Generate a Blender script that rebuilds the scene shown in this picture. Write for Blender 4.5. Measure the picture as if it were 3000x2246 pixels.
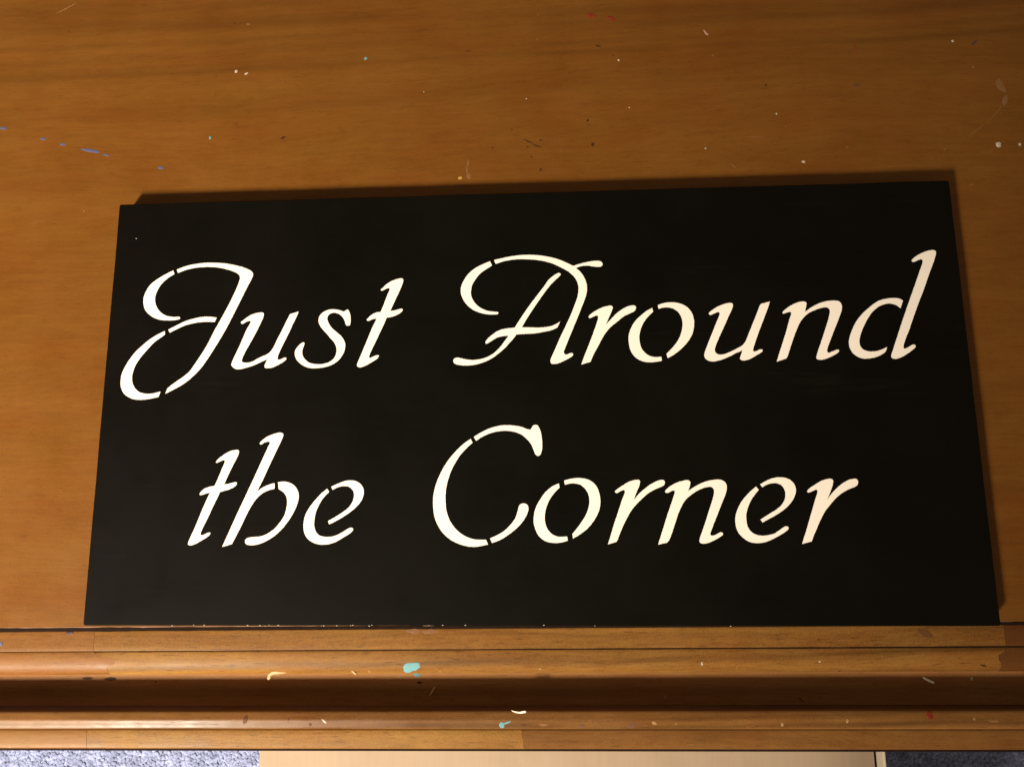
import bpy, bmesh, math, random
from mathutils import Vector, Matrix, noise as mnoise

for o in list(bpy.data.objects):
    bpy.data.objects.remove(o)
scene = bpy.context.scene
COL = scene.collection
R = math.radians

# ------------------------------------------------------------------ camera
cam = bpy.data.cameras.new('camera')
cam.sensor_width = 36.0
cam.lens = 24.0
cam.clip_start = 0.01
cam.clip_end = 50.0
cam_ob = bpy.data.objects.new('camera', cam)
COL.objects.link(cam_ob)
cam_ob.location = (0.31853, 0.08735, 0.48521)
cam_ob.rotation_euler = (R(9.0702), R(2.7972), R(-0.4874))
scene.camera = cam_ob

# ------------------------------------------------------------------ room light (indoor, evening lamp)
world = bpy.data.worlds.new('World')
scene.world = world
world.use_nodes = True
wbg = world.node_tree.nodes['Background']
wbg.inputs['Color'].default_value = (1.0, 0.80, 0.58, 1)
wbg.inputs['Strength'].default_value = 0.27

lamp = bpy.data.lights.new('room_lamp', 'SPOT')
lamp.energy = 1960.0
lamp.color = (1.0, 0.88, 0.69)
lamp.shadow_soft_size = 0.25
lamp.spot_size = R(51)
lamp.spot_blend = 1.0
lamp_ob = bpy.data.objects.new('room_lamp', lamp)
COL.objects.link(lamp_ob)
lamp_ob.location = (-1.35, -1.89, 1.70)
lamp_ob.rotation_euler = (Vector((-0.60, -0.50, 0.0)) - lamp_ob.location).to_track_quat('-Z', 'Y').to_euler()

vs = scene.view_settings
vs.view_transform = 'Standard'
vs.look = 'None'
vs.exposure = 0.0
vs.gamma = 1.0
vs.use_curve_mapping = False
scene.render.engine = 'CYCLES'


# ------------------------------------------------------------------ helpers
def tag(o, label=None, cat=None, group=None, kind=None):
    if label: o['label'] = label
    if cat: o['category'] = cat
    if group: o['group'] = group
    if kind: o['kind'] = kind
    return o


def link(name, mesh, mat=None, parent=None):
    o = bpy.data.objects.new(name, mesh)
    COL.objects.link(o)
    if mat is not None:
        mesh.materials.clear()
        mesh.materials.append(mat)
    if parent is not None:
        o.parent = parent
    return o


def empty(name, loc=(0, 0, 0), rz=0.0):
    o = bpy.data.objects.new(name, None)
    COL.objects.link(o)
    o.location = loc
    o.rotation_euler = (0, 0, rz)
    o.empty_display_size = 0.02
    return o


def mesh_from(name, verts, faces, smooth=False):
    me = bpy.data.meshes.new(name)
    me.from_pydata(verts, [], faces)
    me.update()
    if smooth:
        for p in me.polygons:
            p.use_smooth = True
    return me


def box_mesh(name, x0, x1, y0, y1, z0, z1, bevel=0.0, seg=2):
    bm = bmesh.new()
    bmesh.ops.create_cube(bm, size=1.0)
    for v in bm.verts:
        v.co = Vector(((x0 + x1) / 2 + v.co.x * (x1 - x0), (y0 + y1) / 2 + v.co.y * (y1 - y0), (z0 + z1) / 2 + v.co.z * (z1 - z0)))
    if bevel > 0:
        bmesh.ops.bevel(bm, geom=list(bm.edges), offset=bevel, segments=seg, affect='EDGES', profile=0.5)
    me = bpy.data.meshes.new(name)
    bm.to_mesh(me)
    bm.free()
    return me


# ------------------------------------------------------------------ materials
def new_mat(name):
    m = bpy.data.materials.new(name)
    m.use_nodes = True
    nt = m.node_tree
    return m, nt, nt.nodes['Principled BSDF']


def N(nt, typ, **kw):
    n = nt.nodes.new(typ)
    for k, v in kw.items():
        setattr(n, k, v)
    return n


def mathn(nt, op, a, b=None, clamp=False):
    n = N(nt, 'ShaderNodeMath', operation=op)
    n.use_clamp = clamp
    for i, x in enumerate((a, b)):
        if x is None: continue
        if isinstance(x, (int, float)): n.inputs[i].default_value = x
        else: nt.links.new(x, n.inputs[i])
    return n.outputs[0]


def noise(nt, vec, scale, detail=4.0, rough=0.55, dist=0.0):
    n = N(nt, 'ShaderNodeTexNoise')
    n.inputs['Scale'].default_value = scale
    n.inputs['Detail'].default_value = detail
    n.inputs['Roughness'].default_value = rough
    n.inputs['Distortion'].default_value = dist
    nt.links.new(vec, n.inputs['Vector'])
    return n.outputs['Fac']


def mapping(nt, vec, scale=(1, 1, 1), rot=(0, 0, 0), loc=(0, 0, 0)):
    n = N(nt, 'ShaderNodeMapping')
    n.inputs['Scale'].default_value = scale
    n.inputs['Rotation'].default_value = rot
    n.inputs['Location'].default_value = loc
    nt.links.new(vec, n.inputs['Vector'])
    return n.outputs['Vector']


def ramp(nt, fac, stops):
    n = N(nt, 'ShaderNodeValToRGB')
    cr = n.color_ramp
    while len(cr.elements) < len(stops):
        cr.elements.new(0.5)
    for e, (p, c) in zip(cr.elements, stops):
        e.position = p
        e.color = (*c, 1) if len(c) == 3 else c
    nt.links.new(fac, n.inputs['Fac'])
    return n.outputs['Color']


def maprange(nt, v, a, b, c, d):
    n = N(nt, 'ShaderNodeMapRange')
    n.inputs[1].default_value = a
    n.inputs[2].default_value = b
    n.inputs[3].default_value = c
    n.inputs[4].default_value = d
    nt.links.new(v, n.inputs[0])
    return n.outputs[0]


def mixc(nt, fac, a, b, mode='MIX'):
    n = N(nt, 'ShaderNodeMix', data_type='RGBA', blend_type=mode)
    for s, x in ((n.inputs[0], fac), (n.inputs[6], a), (n.inputs[7], b)):
        if isinstance(x, (int, float)): s.default_value = x
        elif isinstance(x, tuple): s.default_value = (*x, 1)
        else: nt.links.new(x, s)
    return n.outputs[2]


def wood(name, light, dark, seed, grain=1.0, pores=0.5, rough=0.42, bands=1.0, rot=0.0, streaks=None, mottle=0.5, grit=0.8, spec=0.2):
    """Stained, worn wood with the grain along local x."""
    m, nt, b = new_mat(name)
    tc = N(nt, 'ShaderNodeTexCoord').outputs['Object']
    base = mapping(nt, tc, rot=(0, 0, rot), loc=(seed * 1.37, seed * 0.71, seed * 0.33))
    # slow waviness of the growth rings
    wv = noise(nt, mapping(nt, base, (2.2, 6, 6)), 1.0, 2.0)
    sep = N(nt, 'ShaderNodeSeparateXYZ')
    nt.links.new(base, sep.inputs[0])
    comb = N(nt, 'ShaderNodeCombineXYZ')
    nt.links.new(sep.outputs['X'], comb.inputs['X'])
    nt.links.new(mathn(nt, 'ADD', sep.outputs['Y'], mathn(nt, 'MULTIPLY', mathn(nt, 'SUBTRACT', wv, 0.5), 0.05)), comb.inputs['Y'])
    nt.links.new(sep.outputs['Z'], comb.inputs['Z'])
    w = comb.outputs[0]
    broad = noise(nt, mapping(nt, w, (1.3 * grain, 34 * grain, 34 * grain)), 1.0, 4.0, 0.6)
    fine = noise(nt, mapping(nt, w, (34 * grain, 380 * grain, 380 * grain)), 1.0, 3.0, 0.6)
    pore = noise(nt, mapping(nt, w, (110, 1100, 1100)), 1.0, 2.0, 0.5)
    mott = noise(nt, base, 22.0, 5.0, 0.65)
    grit_n = noise(nt, base, 1500.0, 2.0, 0.6)
    f = mathn(nt, 'MULTIPLY', mathn(nt, 'SUBTRACT', broad, 0.5), 1.5 * bands)
    f = mathn(nt, 'ADD', f, mathn(nt, 'MULTIPLY', mathn(nt, 'SUBTRACT', fine, 0.5), 0.65))
    f = mathn(nt, 'ADD', f, mathn(nt, 'MULTIPLY', mathn(nt, 'SUBTRACT', mott, 0.5), mottle))
    f = mathn(nt, 'ADD', f, mathn(nt, 'MULTIPLY', mathn(nt, 'SUBTRACT', grit_n, 0.5), grit))
    f = mathn(nt, 'ADD', f, 0.5, clamp=True)
    col = mixc(nt, f, dark, light)
    if streaks:
        # individual dark growth bands: centre y, half width, strength (in local metres), broken along the grain
        tot = None
        sep2 = N(nt, 'ShaderNodeSeparateXYZ')
        nt.links.new(tc, sep2.inputs[0])
        brk = noise(nt, mapping(nt, tc, (5, 30, 30)), 1.0, 3.0, 0.6)
        wav = mathn(nt, 'MULTIPLY', mathn(nt, 'SUBTRACT', noise(nt, mapping(nt, tc, (4, 3, 3)), 1.0, 2.0), 0.5), 0.010)
        for (yc, sl, hw, st) in streaks:
            d = mathn(nt, 'SUBTRACT', mathn(nt, 'ADD', sep2.outputs['Y'], wav), mathn(nt, 'ADD', mathn(nt, 'MULTIPLY', sep2.outputs['X'], sl), yc))
            d = mathn(nt, 'DIVIDE', d, hw)
            g = mathn(nt, 'POWER', 2.718, mathn(nt, 'MULTIPLY', mathn(nt, 'MULTIPLY', d, d), -1.0))
            g = mathn(nt, 'MULTIPLY', g, st * 0.8)
            tot = g if tot is None else mathn(nt, 'ADD', tot, g)
        tot = mathn(nt, 'MULTIPLY', tot, maprange(nt, brk, 0.3, 0.65, 0.15, 1.0), clamp=True)
        col = mixc(nt, tot, col, tuple(c * 0.35 for c in dark))
    # patchy stain: redder and yellower areas, worn varnish
    hb = noise(nt, mapping(nt, base, (1.0, 2.2, 2.2)), 16.0, 4.0, 0.6)
    col = mixc(nt, maprange(nt, hb, 0.40, 0.66, 0.0, 0.75), col, mixc(nt, 1.0, col, (0.98, 0.84, 0.78), 'MULTIPLY'))
    wb = noise(nt, mapping(nt, base, (1.0, 3.0, 3.0), loc=(3, 1, 0)), 55.0, 5.0, 0.7)
    col = mixc(nt, maprange(nt, wb, 0.55, 0.75, 0.0, 0.40), col, mixc(nt, 1.0, col, (0.70, 0.64, 0.58), 'MULTIPLY'))
    pm = maprange(nt, pore, 0.60, 0.72, 0.0, pores)
    col = mixc(nt, pm, col, tuple(c * 0.45 for c in dark))
    nt.links.new(col, b.inputs['Base Color'])
    rr = maprange(nt, mott, 0.3, 0.7, rough - 0.07, rough + 0.1)
    nt.links.new(rr, b.inputs['Roughness'])
    b.inputs['Specular IOR Level'].default_value = spec
    hgt = mathn(nt, 'SUBTRACT', mathn(nt, 'MULTIPLY', fine, 0.6), mathn(nt, 'MULTIPLY', pm, 1.0))
    bp = N(nt, 'ShaderNodeBump')
    bp.inputs['Strength'].default_value = 0.2
    bp.inputs['Distance'].default_value = 0.0004
    nt.links.new(hgt, bp.inputs['Height'])
    nt.links.new(bp.outputs[0], b.inputs['Normal'])
    return m


def plain(name, col, rough=0.5, var=0.15, scale=400.0, spec=0.4):
    m, nt, b = new_mat(name)
    tc = N(nt, 'ShaderNodeTexCoord').outputs['Object']
    f = noise(nt, tc, scale, 4.0)
    c = mixc(nt, f, tuple(x * (1 - var) for x in col), tuple(min(1.0, x * (1 + var)) for x in col))
    nt.links.new(c, b.inputs['Base Color'])
    b.inputs['Roughness'].default_value = rough
    b.inputs['Specular IOR Level'].default_value = spec
    return m


def rubbed(name, col, keep):
    """Old paint rubbed thin so that the wood shows through."""
    m, nt, b = new_mat(name)
    tc = N(nt, 'ShaderNodeTexCoord').outputs['Object']
    f = noise(nt, mapping(nt, tc, (1.0, 2.0, 2.0)), 900.0, 4.0, 0.7)
    lo = 0.62 - 0.45 * (1 - keep)
    c = mixc(nt, maprange(nt, f, lo - 0.10, lo + 0.12, 0.0, 0.75), col, (0.120, 0.044, 0.008))
    nt.links.new(c, b.inputs['Base Color'])
    b.inputs['Roughness'].default_value = 0.6
    b.inputs['Specular IOR Level'].default_value = 0.12
    return m


M = {}
M['panel'] = wood('wood_panel', (0.155, 0.0620, 0.0095), (0.092, 0.0325, 0.0038), 1.0, grain=1.0, pores=0.32, rough=0.45, bands=0.45, rot=R(-0.6), mottle=0.65, grit=1.8, spec=0.12,
                  streaks=[(0.4260, 0.004, 0.0028, 0.42), (0.4310, 0.012, 0.0025, 0.20), (0.4690, -0.02, 0.0060, 0.40), (0.4520, 0.0, 0.0030, 0.30), (0.4400, 0.02, 0.0040, 0.22),
                           (0.484, 0.0, 0.006, 0.3), (0.3900, 0.02, 0.0030, 0.10), (0.14, 0.03, 0.005, 0.14), (0.075, 0.02, 0.004, 0.16)])
M['edge_red'] = wood('wood_edge_red', (0.180, 0.078, 0.0165), (0.090, 0.031, 0.0065), 2.3, grain=1.6, pores=0.4, bands=1.3, spec=0.10, rough=0.48, grit=1.2)
M['edge_light'] = wood('wood_edge_light', (0.230, 0.114, 0.0255), (0.100, 0.039, 0.0078), 5.1, grain=1.5, pores=0.6, bands=1.3, spec=0.10, rough=0.48, grit=1.2,
                       streaks=[(-0.0262, 0.0165, 0.0020, 0.75), (-0.0135, 0.0, 0.0012, 0.25), (-0.0045, 0.002, 0.0015, 0.25)])
M['edge_dark'] = wood('wood_edge_dark', (0.100, 0.038, 0.009), (0.060, 0.020, 0.005), 7.7, grain=1.6, pores=0.35, spec=0.10, rough=0.5, grit=1.2)
M['cove'] = wood('wood_cove', (0.310, 0.150, 0.052), (0.165, 0.070, 0.022), 4.2, grain=1.4, pores=0.35, spec=0.10, rough=0.5)
M['lip'] = wood('wood_lip', (0.190, 0.092, 0.0245), (0.092, 0.036, 0.0095), 9.4, grain=1.3, pores=0.3, rough=0.36, bands=1.3, spec=0.12, grit=1.2,
                streaks=[(-0.0632, 0.002, 0.0020, 0.75), (-0.0610, 0.01, 0.0012, 0.4)])
M['strip_orange'] = wood('wood_strip_orange', (0.175, 0.082, 0.020), (0.115, 0.047, 0.011), 3.3, grain=1.6, pores=0.3, spec=0.10, rough=0.5, grit=1.2)
M['strip_light'] = wood('wood_strip_light', (0.225, 0.118, 0.027), (0.110, 0.048, 0.011), 6.6, grain=1.3, pores=0.6, mottle=1.4, spec=0.10, rough=0.5, grit=1.5)
M['strip_brown'] = wood('wood_strip_brown', (0.185, 0.086, 0.021), (0.094, 0.038, 0.009), 8.1, grain=1.5, pores=0.4, spec=0.10, rough=0.5, mottle=0.9, grit=1.2)
M['grime_and_shade'] = None

# matt black sign paint
m, nt, b = new_mat('black_sign_paint')
tc = N(nt, 'ShaderNodeTexCoord').outputs['Object']
f1 = noise(nt, tc, 14.0, 4.0, 0.6)
f2 = noise(nt, tc, 1500.0, 2.0, 0.6)
c = mixc(nt, f1, (0.0016, 0.0013, 0.0008), (0.0034, 0.0028, 0.0018))
nt.links.new(c, b.inputs['Base Color'])
sc = noise(nt, mapping(nt, tc, (6, 60, 60), rot=(0, 0, 0.35)), 1.0, 5.0, 0.7)
c = mixc(nt, maprange(nt, sc, 0.62, 0.78, 0.0, 0.5), c, (0.0070, 0.0060, 0.0044))
nt.links.new(c, b.inputs['Base Color'])
nt.links.new(mathn(nt, 'ADD', maprange(nt, f1, 0.3, 0.7, 0.46, 0.64), maprange(nt, sc, 0.5, 0.75, 0.0, -0.08)), b.inputs['Roughness'])
b.inputs['Specular IOR Level'].default_value = 0.048
bp = N(nt, 'ShaderNodeBump')
bp.inputs['Strength'].default_value = 0.25
bp.inputs['Distance'].default_value = 0.0002
nt.links.new(f2, bp.inputs['Height'])
nt.links.new(bp.outputs[0], b.inputs['Normal'])
M['black'] = m

# cream stencil paint: brushed, thin in places, worn at the rims
m, nt, b = new_mat('cream_letter_paint')
tc = N(nt, 'ShaderNodeTexCoord').outputs['Object']
f1 = noise(nt, tc, 45.0, 4.0, 0.6)
f2 = noise(nt, tc, 900.0, 3.0, 0.6)
c = mixc(nt, maprange(nt, f1, 0.35, 0.68, 0.0, 1.0), (0.76, 0.705, 0.63), (0.75, 0.675, 0.625))
c = mixc(nt, maprange(nt, f2, 0.60, 0.74, 0.0, 0.5), c, (0.52, 0.43, 0.33))
nt.links.new(c, b.inputs['Base Color'])
b.inputs['Roughness'].default_value = 0.6
b.inputs['Specular IOR Level'].default_value = 0.3
bp = N(nt, 'ShaderNodeBump')
bp.inputs['Strength'].default_value = 0.2
bp.inputs['Distance'].default_value = 0.0002
nt.links.new(f2, bp.inputs['Height'])
nt.links.new(bp.outputs[0], b.inputs['Normal'])
M['cream'] = m

MARK_COL = dict(white=(0.46, 0.40, 0.32), pale=(0.24, 0.115, 0.05), pink=(0.38, 0.20, 0.14), blue=(0.045, 0.080, 0.20), fblue=(0.085, 0.05, 0.045),
                navy=(0.022, 0.024, 0.045), aqua=(0.10, 0.235, 0.265), dark=(0.030, 0.010, 0.004), vdark=(0.014, 0.005, 0.003), red=(0.15, 0.010, 0.007), fred=(0.13, 0.028, 0.008),
                grey=(0.19, 0.105, 0.05), greyd=(0.065, 0.033, 0.018), yellow=(0.38, 0.22, 0.05), tan=(0.28, 0.17, 0.07), knot=(0.05, 0.018, 0.006), orange=(0.16, 0.065, 0.016))
for k, v in MARK_COL.items():
    M['mark_' + k] = rubbed('mark_' + k, v, dict(white=0.82, yellow=0.9, aqua=1.25, dark=0.85, vdark=0.8, blue=0.76, red=0.78, tan=0.85, pink=0.8, knot=0.8, navy=0.75).get(k, 0.6))
M['grime_and_shade'] = plain('dark_grime_and_shade', (0.012, 0.006, 0.004), 0.9, 0.5, 300.0, spec=0.05)  # dirt in the joints, and the painted shade line below the front edge
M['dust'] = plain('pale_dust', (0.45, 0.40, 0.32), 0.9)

LETTERS = [
    ('J', [
        "45.7,251.9c 46.8,249.2c 42.3,246.3 38,242.3 35.2,237.6 33.7,233.3 33.6,229 34.5,225.8 36.8,221.9 40.5,218.7 44.5,217 49.2,216.4 52.9,216.4 53.5,215.5 52.8,214.7 48.6,214 43.2,214 38.5,214.6 33.7,216.3 29.6,219.1 26.6,222.5 25.3,226 24.8,230 25.2,233.5 26.6,237 28.7,240.7 32.3,244.1 37.6,247.6 42.1,250.1",
        "48.3,252.5c 49.5,249.9c 56,252.3 62.1,253.5 68.4,254 74.6,253.9 80.9,253.1 87.2,251.5 92.7,249.4 95.6,247.3 96.5,245.4 96.3,243.2 94.9,238.5 92.2,231.6 88.8,223.9 84.7,215.4 79.9,205.9 74.5,194.1 69.7,185.8 66.9,181.3 63.8,176.5 59.9,172.7 54.8,169.1 51.2,166.5 47.8,163.7c 46.5,159.8c 53,163.1 58.8,166.4 64.6,170.8 71,177.5 75.9,184.6 81.4,194 87.6,205.3 93,216.8 97.8,227.5 101.9,236.8 105.7,245 106.2,247.3 105.1,249.5 102.3,251.4 96.4,253.6 90.1,255.2 83.8,256.4 76,257 68.2,257 60.4,256.1 54.3,254.7",
        "45.2,207c 46.5,204.8c 51.4,207.2 57.3,209.8 63.4,211.4 69.5,212.2 75.7,212.3 79.5,212c 80.8,215.3c 75.4,216 69.3,215.9 63.2,214.7 57.1,212.9 50.4,209.6",
        "42.6,206c 43.1,203.5c 39.5,200.9 35.1,197.5 30.2,191.9 26,186.6 22.6,180.6 21.1,175.3 20.9,170.8 22,167 23.9,163.9 27.2,161.2 31.9,160 36.5,160 42.8,161.4c 41.6,157.6c 36.7,156.6 31.5,155.8 26.1,155.8 21.5,156.8 16.6,159.7 13.6,164.1 12.7,168.2 12.8,173.2 14,177.7 17,183.7 21.1,189.8 26.1,195 31.8,199.9 37.7,203.6",
    ]),
    ('u', [
        "99.1,211.4 102,213.9 105.7,216.4 109.4,217.8 112.8,218.4 115.2,218.2 115.8,217.1 115.3,214.4 113.3,209.4 110.2,202.6 106.8,195.8 103.3,189 101.5,184.5 101.3,182.6 102.4,181.7 105.3,181.4 109,182.1 114.2,185 118.6,186.8 121.5,188.7 123.7,191.7 126.4,197.7 129.9,205.2 133.3,212.8 135.1,216.7c 141.3,218.5c 140.8,216.5 138,210.1 134.6,202.1 131.1,194.5 128.7,188.9 127.4,184.8 127.7,183.4 129,183.2 131.6,184.3 133.4,184.7 134,183.9 132.4,182 128.8,179.8 124.3,177.7 121,177.2 118.7,177.5 118.1,178.7 119,181.5 120.1,183.8c 116.6,182.3 110.7,179.6 105.5,178 101,176.9 98,176.8 95.6,177.8 93.9,179.7 94.2,182.3 98.9,193.6 103.6,205.8 106.1,210.7 106.4,211.9 105.1,212.3 102.9,211.6 100.7,210.3 99.5,210.3",
    ]),
    ('s', [
        "177.6,219.2 178.8,217.3 179.6,214.2 179.9,210.3 179.3,207.7 177.8,207.2 176.5,208 175.4,211.2 173.4,214.3 170.7,216.3 167.3,217.1 164.7,216.4 163,214.5 162.8,212.2 163.8,209.5 166.1,206 170,202.5 173.5,199.4 175.5,196.3 176.5,192.9 176.1,189.2 174.7,185.8 172.2,182.4 168.5,179.5 163.4,177.5 158.2,176.7 152.9,176.6 148.4,177.6 144.2,180.1 141.2,183.4 139.9,187.2 140.2,189.8 142.1,192.8 144.3,194.9 146,195.6 146.7,194.6 145.9,192 145.3,189.4 145.6,186.3 147.4,183.3 150.5,180.7 154.3,179.6 158.8,179.3 163.3,180.1 167,181.9 169.5,185.1 170.3,188.5 170,191.5 168.4,195 165.7,198.1 161.7,202.7 158.6,206.2 156.8,209.3 156.3,212 157.1,215 159.7,217.7 163.4,219.3 167.2,219.6 171,219 174.7,217.7c 176.1,218.7",
    ]),
    ('t', [
        "201.4,233.6 203.1,235.2 206,237.9 209.8,240.1 213.5,241.3 216.5,241.7 217.6,240.7 217.4,238.4 215.6,233.4 213,227.6 210.5,221.9 208.6,217.6c 211,217.7 214.3,218.4 216.9,219 217.7,218.1 216.6,216.4 213.3,214.4 209.5,213.1 206.2,212.8c 204.4,208.3 201.5,201.9 198.7,195.5 195.9,189.5 194.5,186.2 194,183.9 194.7,183.2 196.7,184.1 199.7,185.2 201,184.9 200.5,183.4 198.3,181.6 194.6,179.4 191,177.5 188,176.6 186.1,177 185.4,178.3 186.4,181.4 188.5,186.7 192,195.6 195.5,204.7 198.9,212.1c 196.1,211.7 192.7,210.5 191.6,211.2 192.7,212.7 195.2,215 199,216.7 201.6,216.8c 203.4,221.3 205.5,227.4 207.3,232 207.9,233.9 207.2,234.7 205.4,234.2 203.1,233.1 201.8,232.8",
    ]),
    ('A', [
        "280.9,253c 282.3,249.7c 277.9,247 273.4,243.6 270.1,239.4 267.8,235.2 267.1,231.4 267.1,228 268.6,224.1 271.2,220.6 274.9,217.8 279.3,216 283.8,215.3 286.4,214.9 286.7,214 285.6,213.4 280.8,213.4 276.4,214 271.2,215.8 266.7,218.4 263,222.3 260.8,226.2 259.7,230 260,234.7 261.8,238.9 264.8,243.4 268.9,247.2 274.2,250.2",
        "283.8,253.8c 285,250.9c 289.9,252.5 295.9,253.6 301.9,254.1 308.6,253.8 314.5,253.2 320.5,252 326.4,250 331.5,247.4 336.6,244.4 340.2,241.2 342.7,237.7 344.1,233.4 344.1,228.9 343.2,224.3 341.2,219 338.5,212.3 335,204.8 330.5,195.6 326.7,187.1 324,181.2 323.3,178.6 324,176.9 326.1,176.6 329.4,177.2 333.8,179.2 337.8,181.3 339.4,182.9 339,184 337.1,184.1 335,183.2 333.3,183.6 332.8,185.1 334,188.4 337.4,196.5 341.3,205.5 344.7,213.7 347.8,221.2 349.6,226.4 350.3,231 349.8,235.6 348,240.2 345.5,243.8 342.7,246.3c 346.3,247.6 350.7,248 354.4,247.4 358.8,246.8 361,247.2 361.9,248.7 361.3,250.3 359.3,251.2 356,251.3 350.8,250.6 345.6,249.4 340.8,248c 336.7,250.2 331.6,252.6 326.4,254.4 320.5,255.8 314.6,256.7 308.6,257.1 301.9,256.9 295.2,256.1 289.2,255",
        "330.3,243 331.8,242 330.2,239.9 326.9,236.9 323.1,232.8 318.6,226.8 314.1,220.4 309.6,213.7 305.8,207.7 303.3,203.4c 308.7,203.3 314.6,203 319.7,203.2 324.1,203.9 327.8,205.4 330.7,207.2c 328.6,202.7c 324,200.9 318.2,199.8 312.3,198.9 306.4,198.7 299.5,198.4c 297.6,195.8 294.7,192.5 291,188.5 286.6,184.8 282.2,181.6 277,179.1 271.9,177.5 266.8,176.7 261.6,176.7 257.2,177.4 254.9,178.7 254.5,180.4 255.6,181.9 258,182.3 261.6,181.4 266,180.6 270.4,180.5 274.8,181.2 279.2,182.6 283.6,185.3 288.1,189.7 291.7,194.5 294,197.6c 289.6,197.3 285.9,196.4 282.2,194.3 279.3,192.5 277.9,192.1 277.4,193.2 278.9,195.5 282.2,198.4 286.6,201.3 291.8,202.7 298.4,203.3c 301.4,208.2 305.9,214.9 310.4,221.2 315.6,228 320.2,234 323.2,238.2 326.6,241",
    ]),
    ('r', [
        "351,210.5 353.1,212.6 356.8,214.9 361.2,216.9 364.9,217.8 367.1,217.9 368.1,216.9 367.3,213.9 365.4,209.8 362.9,204.1c 366.8,208.3 370.5,212 375,215.3 378.7,217.1 382.4,217.8 384.1,217.3 384.5,215.7 383.3,213.6 380,212 375.5,209.8 371.1,206.3 366.6,202.7 362.9,198.7 359.8,193.9 356.8,188.4 353.7,182.9 351.4,177.7c 344.9,175.8c 347.2,181.9 350.7,190.3 354.2,199.2 356.5,205.5 357.7,210 357,210.9 355.2,210.6 352.6,209.4 351.2,209.4",
    ]),
    ('o', [
        "395.9,215.7c 396.4,212.9c 392.9,209.6 389.5,205.2 387.1,200 386,194.1 386.4,189.6 387.7,185.9 390.4,182.6 393.9,180.7 397.5,180.2 400.7,180.4c 401.1,177.6c 397.3,176.9 393,176.6 388.8,177.1 384.5,179 381.1,182.4 379.2,186.8 378.5,192 378.8,196.5 380.3,200.9 383.4,206.1 387.9,210.5 392.3,213.8",
        "399.9,217.6c 400.3,214.9c 404,215.8 407.6,215.7 411.2,214.5 414.3,211.8 416.2,207.6 416.6,203.2 415.8,198.7 414.2,194.3 411.5,189.9 408.4,186.3 404.4,182.3c 405.3,179.3c 409.7,181.8 414.9,185.8 419.4,190.5 422.9,196 424.4,201.5 424.6,206.7 423.3,211.6 420.6,215.4 416.4,218.1 412.1,219.2 407.8,219.4 403.4,218.8",
    ]),
    ('u', [
        "435.3,211 437.2,212.8 440.9,215.2 445.4,217.1 449,218 451.5,217.9 452.3,216.6 451.5,213.6 449.2,209.2 446.4,203.3 443.6,197.8 440.7,191.9 438.5,186.8 437.9,183.9 438.8,182.2 441.2,181.1 444.8,181.6 449.1,183.3 453.5,185.4 457.2,187.6 459.5,190.4 461.9,195.6 465.2,202.9 468.5,210.2 470.9,215.8 471.8,216.9c 478,218.5c 476.6,214.5 473.3,206.8 469.5,198 466.1,189.6 464.2,184.1 464.7,182.9 466.8,183.3 469.3,184.4 470.7,184 470.1,182.5 466.6,180.4 461.5,177.6 457.9,176.7 455.8,177 454.9,178.1 455.7,180.6 456.9,183.9c 452.6,182.1 446.8,179.3 441,177.2 436,176.4 432.5,177.4 430.6,179.6 430.7,182.2 432.7,187.3 435.9,194.6 439.6,203 442.4,209.3 442.7,211.2 441.5,211.6 438.5,210.5 436,209.6",
    ]),
    ('n', [
        "486.2,210.5 488.6,212.8 492.3,215.3 496.7,217.3 500.3,218 502.5,217.7 503.1,216.6 502.5,213.6 501.6,210.4c 505.7,213.3 510.8,216 516.6,217.8 521.6,218.2 525.4,217.6 527,215.3 527.2,212.7 525.7,208.3 523.1,202.4 519.7,195.1 516.8,188.6 515,184.3 514.6,181.9 515.5,181.1 518,181.9 521.6,183.2 522.8,182.7 521.7,181 517.7,178.7 513.4,176.9 509.8,176.2 507.4,176.8 507.1,178.6 508.6,182.9 511.7,190.5 514.7,198.2 517.4,205.5 518.7,210.7 518.3,212.5 516.3,213.5 512.7,213 508.4,211.6 504,209.5 500.2,206.2 497.4,202.6 495.4,198.6 492.9,193.1 490.3,186.6 487.3,178.9 486.3,177.5c 479.8,175.4c 481.4,179.8 484.4,187.8 487.9,197.2 490.6,205.3 492.3,210.1 491.3,210.7 489.1,210.2 486.6,209.5",
    ]),
    ('d', [
        "569.1,217.1c 567,211.7c 564.7,213.7 561,215.1 557.5,215 553.1,213.6 548.6,210.4 544.7,205.7 541.1,199.8 538.4,194 537.1,189.3 537.2,185.7 539.2,182.9 542.6,181.6 546.7,181.5 551,182.5 555.3,184.4c 554,181.3 550.7,178.9 546.4,177.3 541.4,176.5 537.3,176.9 533.3,179.2 530.8,182.5 529.8,186.9 530.5,191.3 532.8,197.1 536.1,202.9 540.7,208.3 546.1,213 552,217 557.8,218.7 563.5,219.1 566.9,218.5",
        "577.9,246.1 580.4,248.5 584.1,250.7 588.6,252.5 592.9,253.3 594.6,252.7 595,251.1 594.1,248.1 591.8,242.6 588.1,234.4 584,224.8 579.5,215.2 575,205 571,195.6 567.9,189.1 566.3,184.7 566.7,183.1 568.8,183.6 572.1,185.5 574,185.7 574.5,184.4 573.2,182.8 568.7,179.6 563.6,176.8 559.7,176 557.7,176.8 557.5,178.4 559.4,183.1 563,192.1 567.5,203 572.1,213.9 576.6,224.2 580.7,233.8 583.9,241.2 585.4,245.4 584.8,246.7 582.6,246.2 579.7,245 578.1,245.3",
    ]),
    ('t', [
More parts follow.
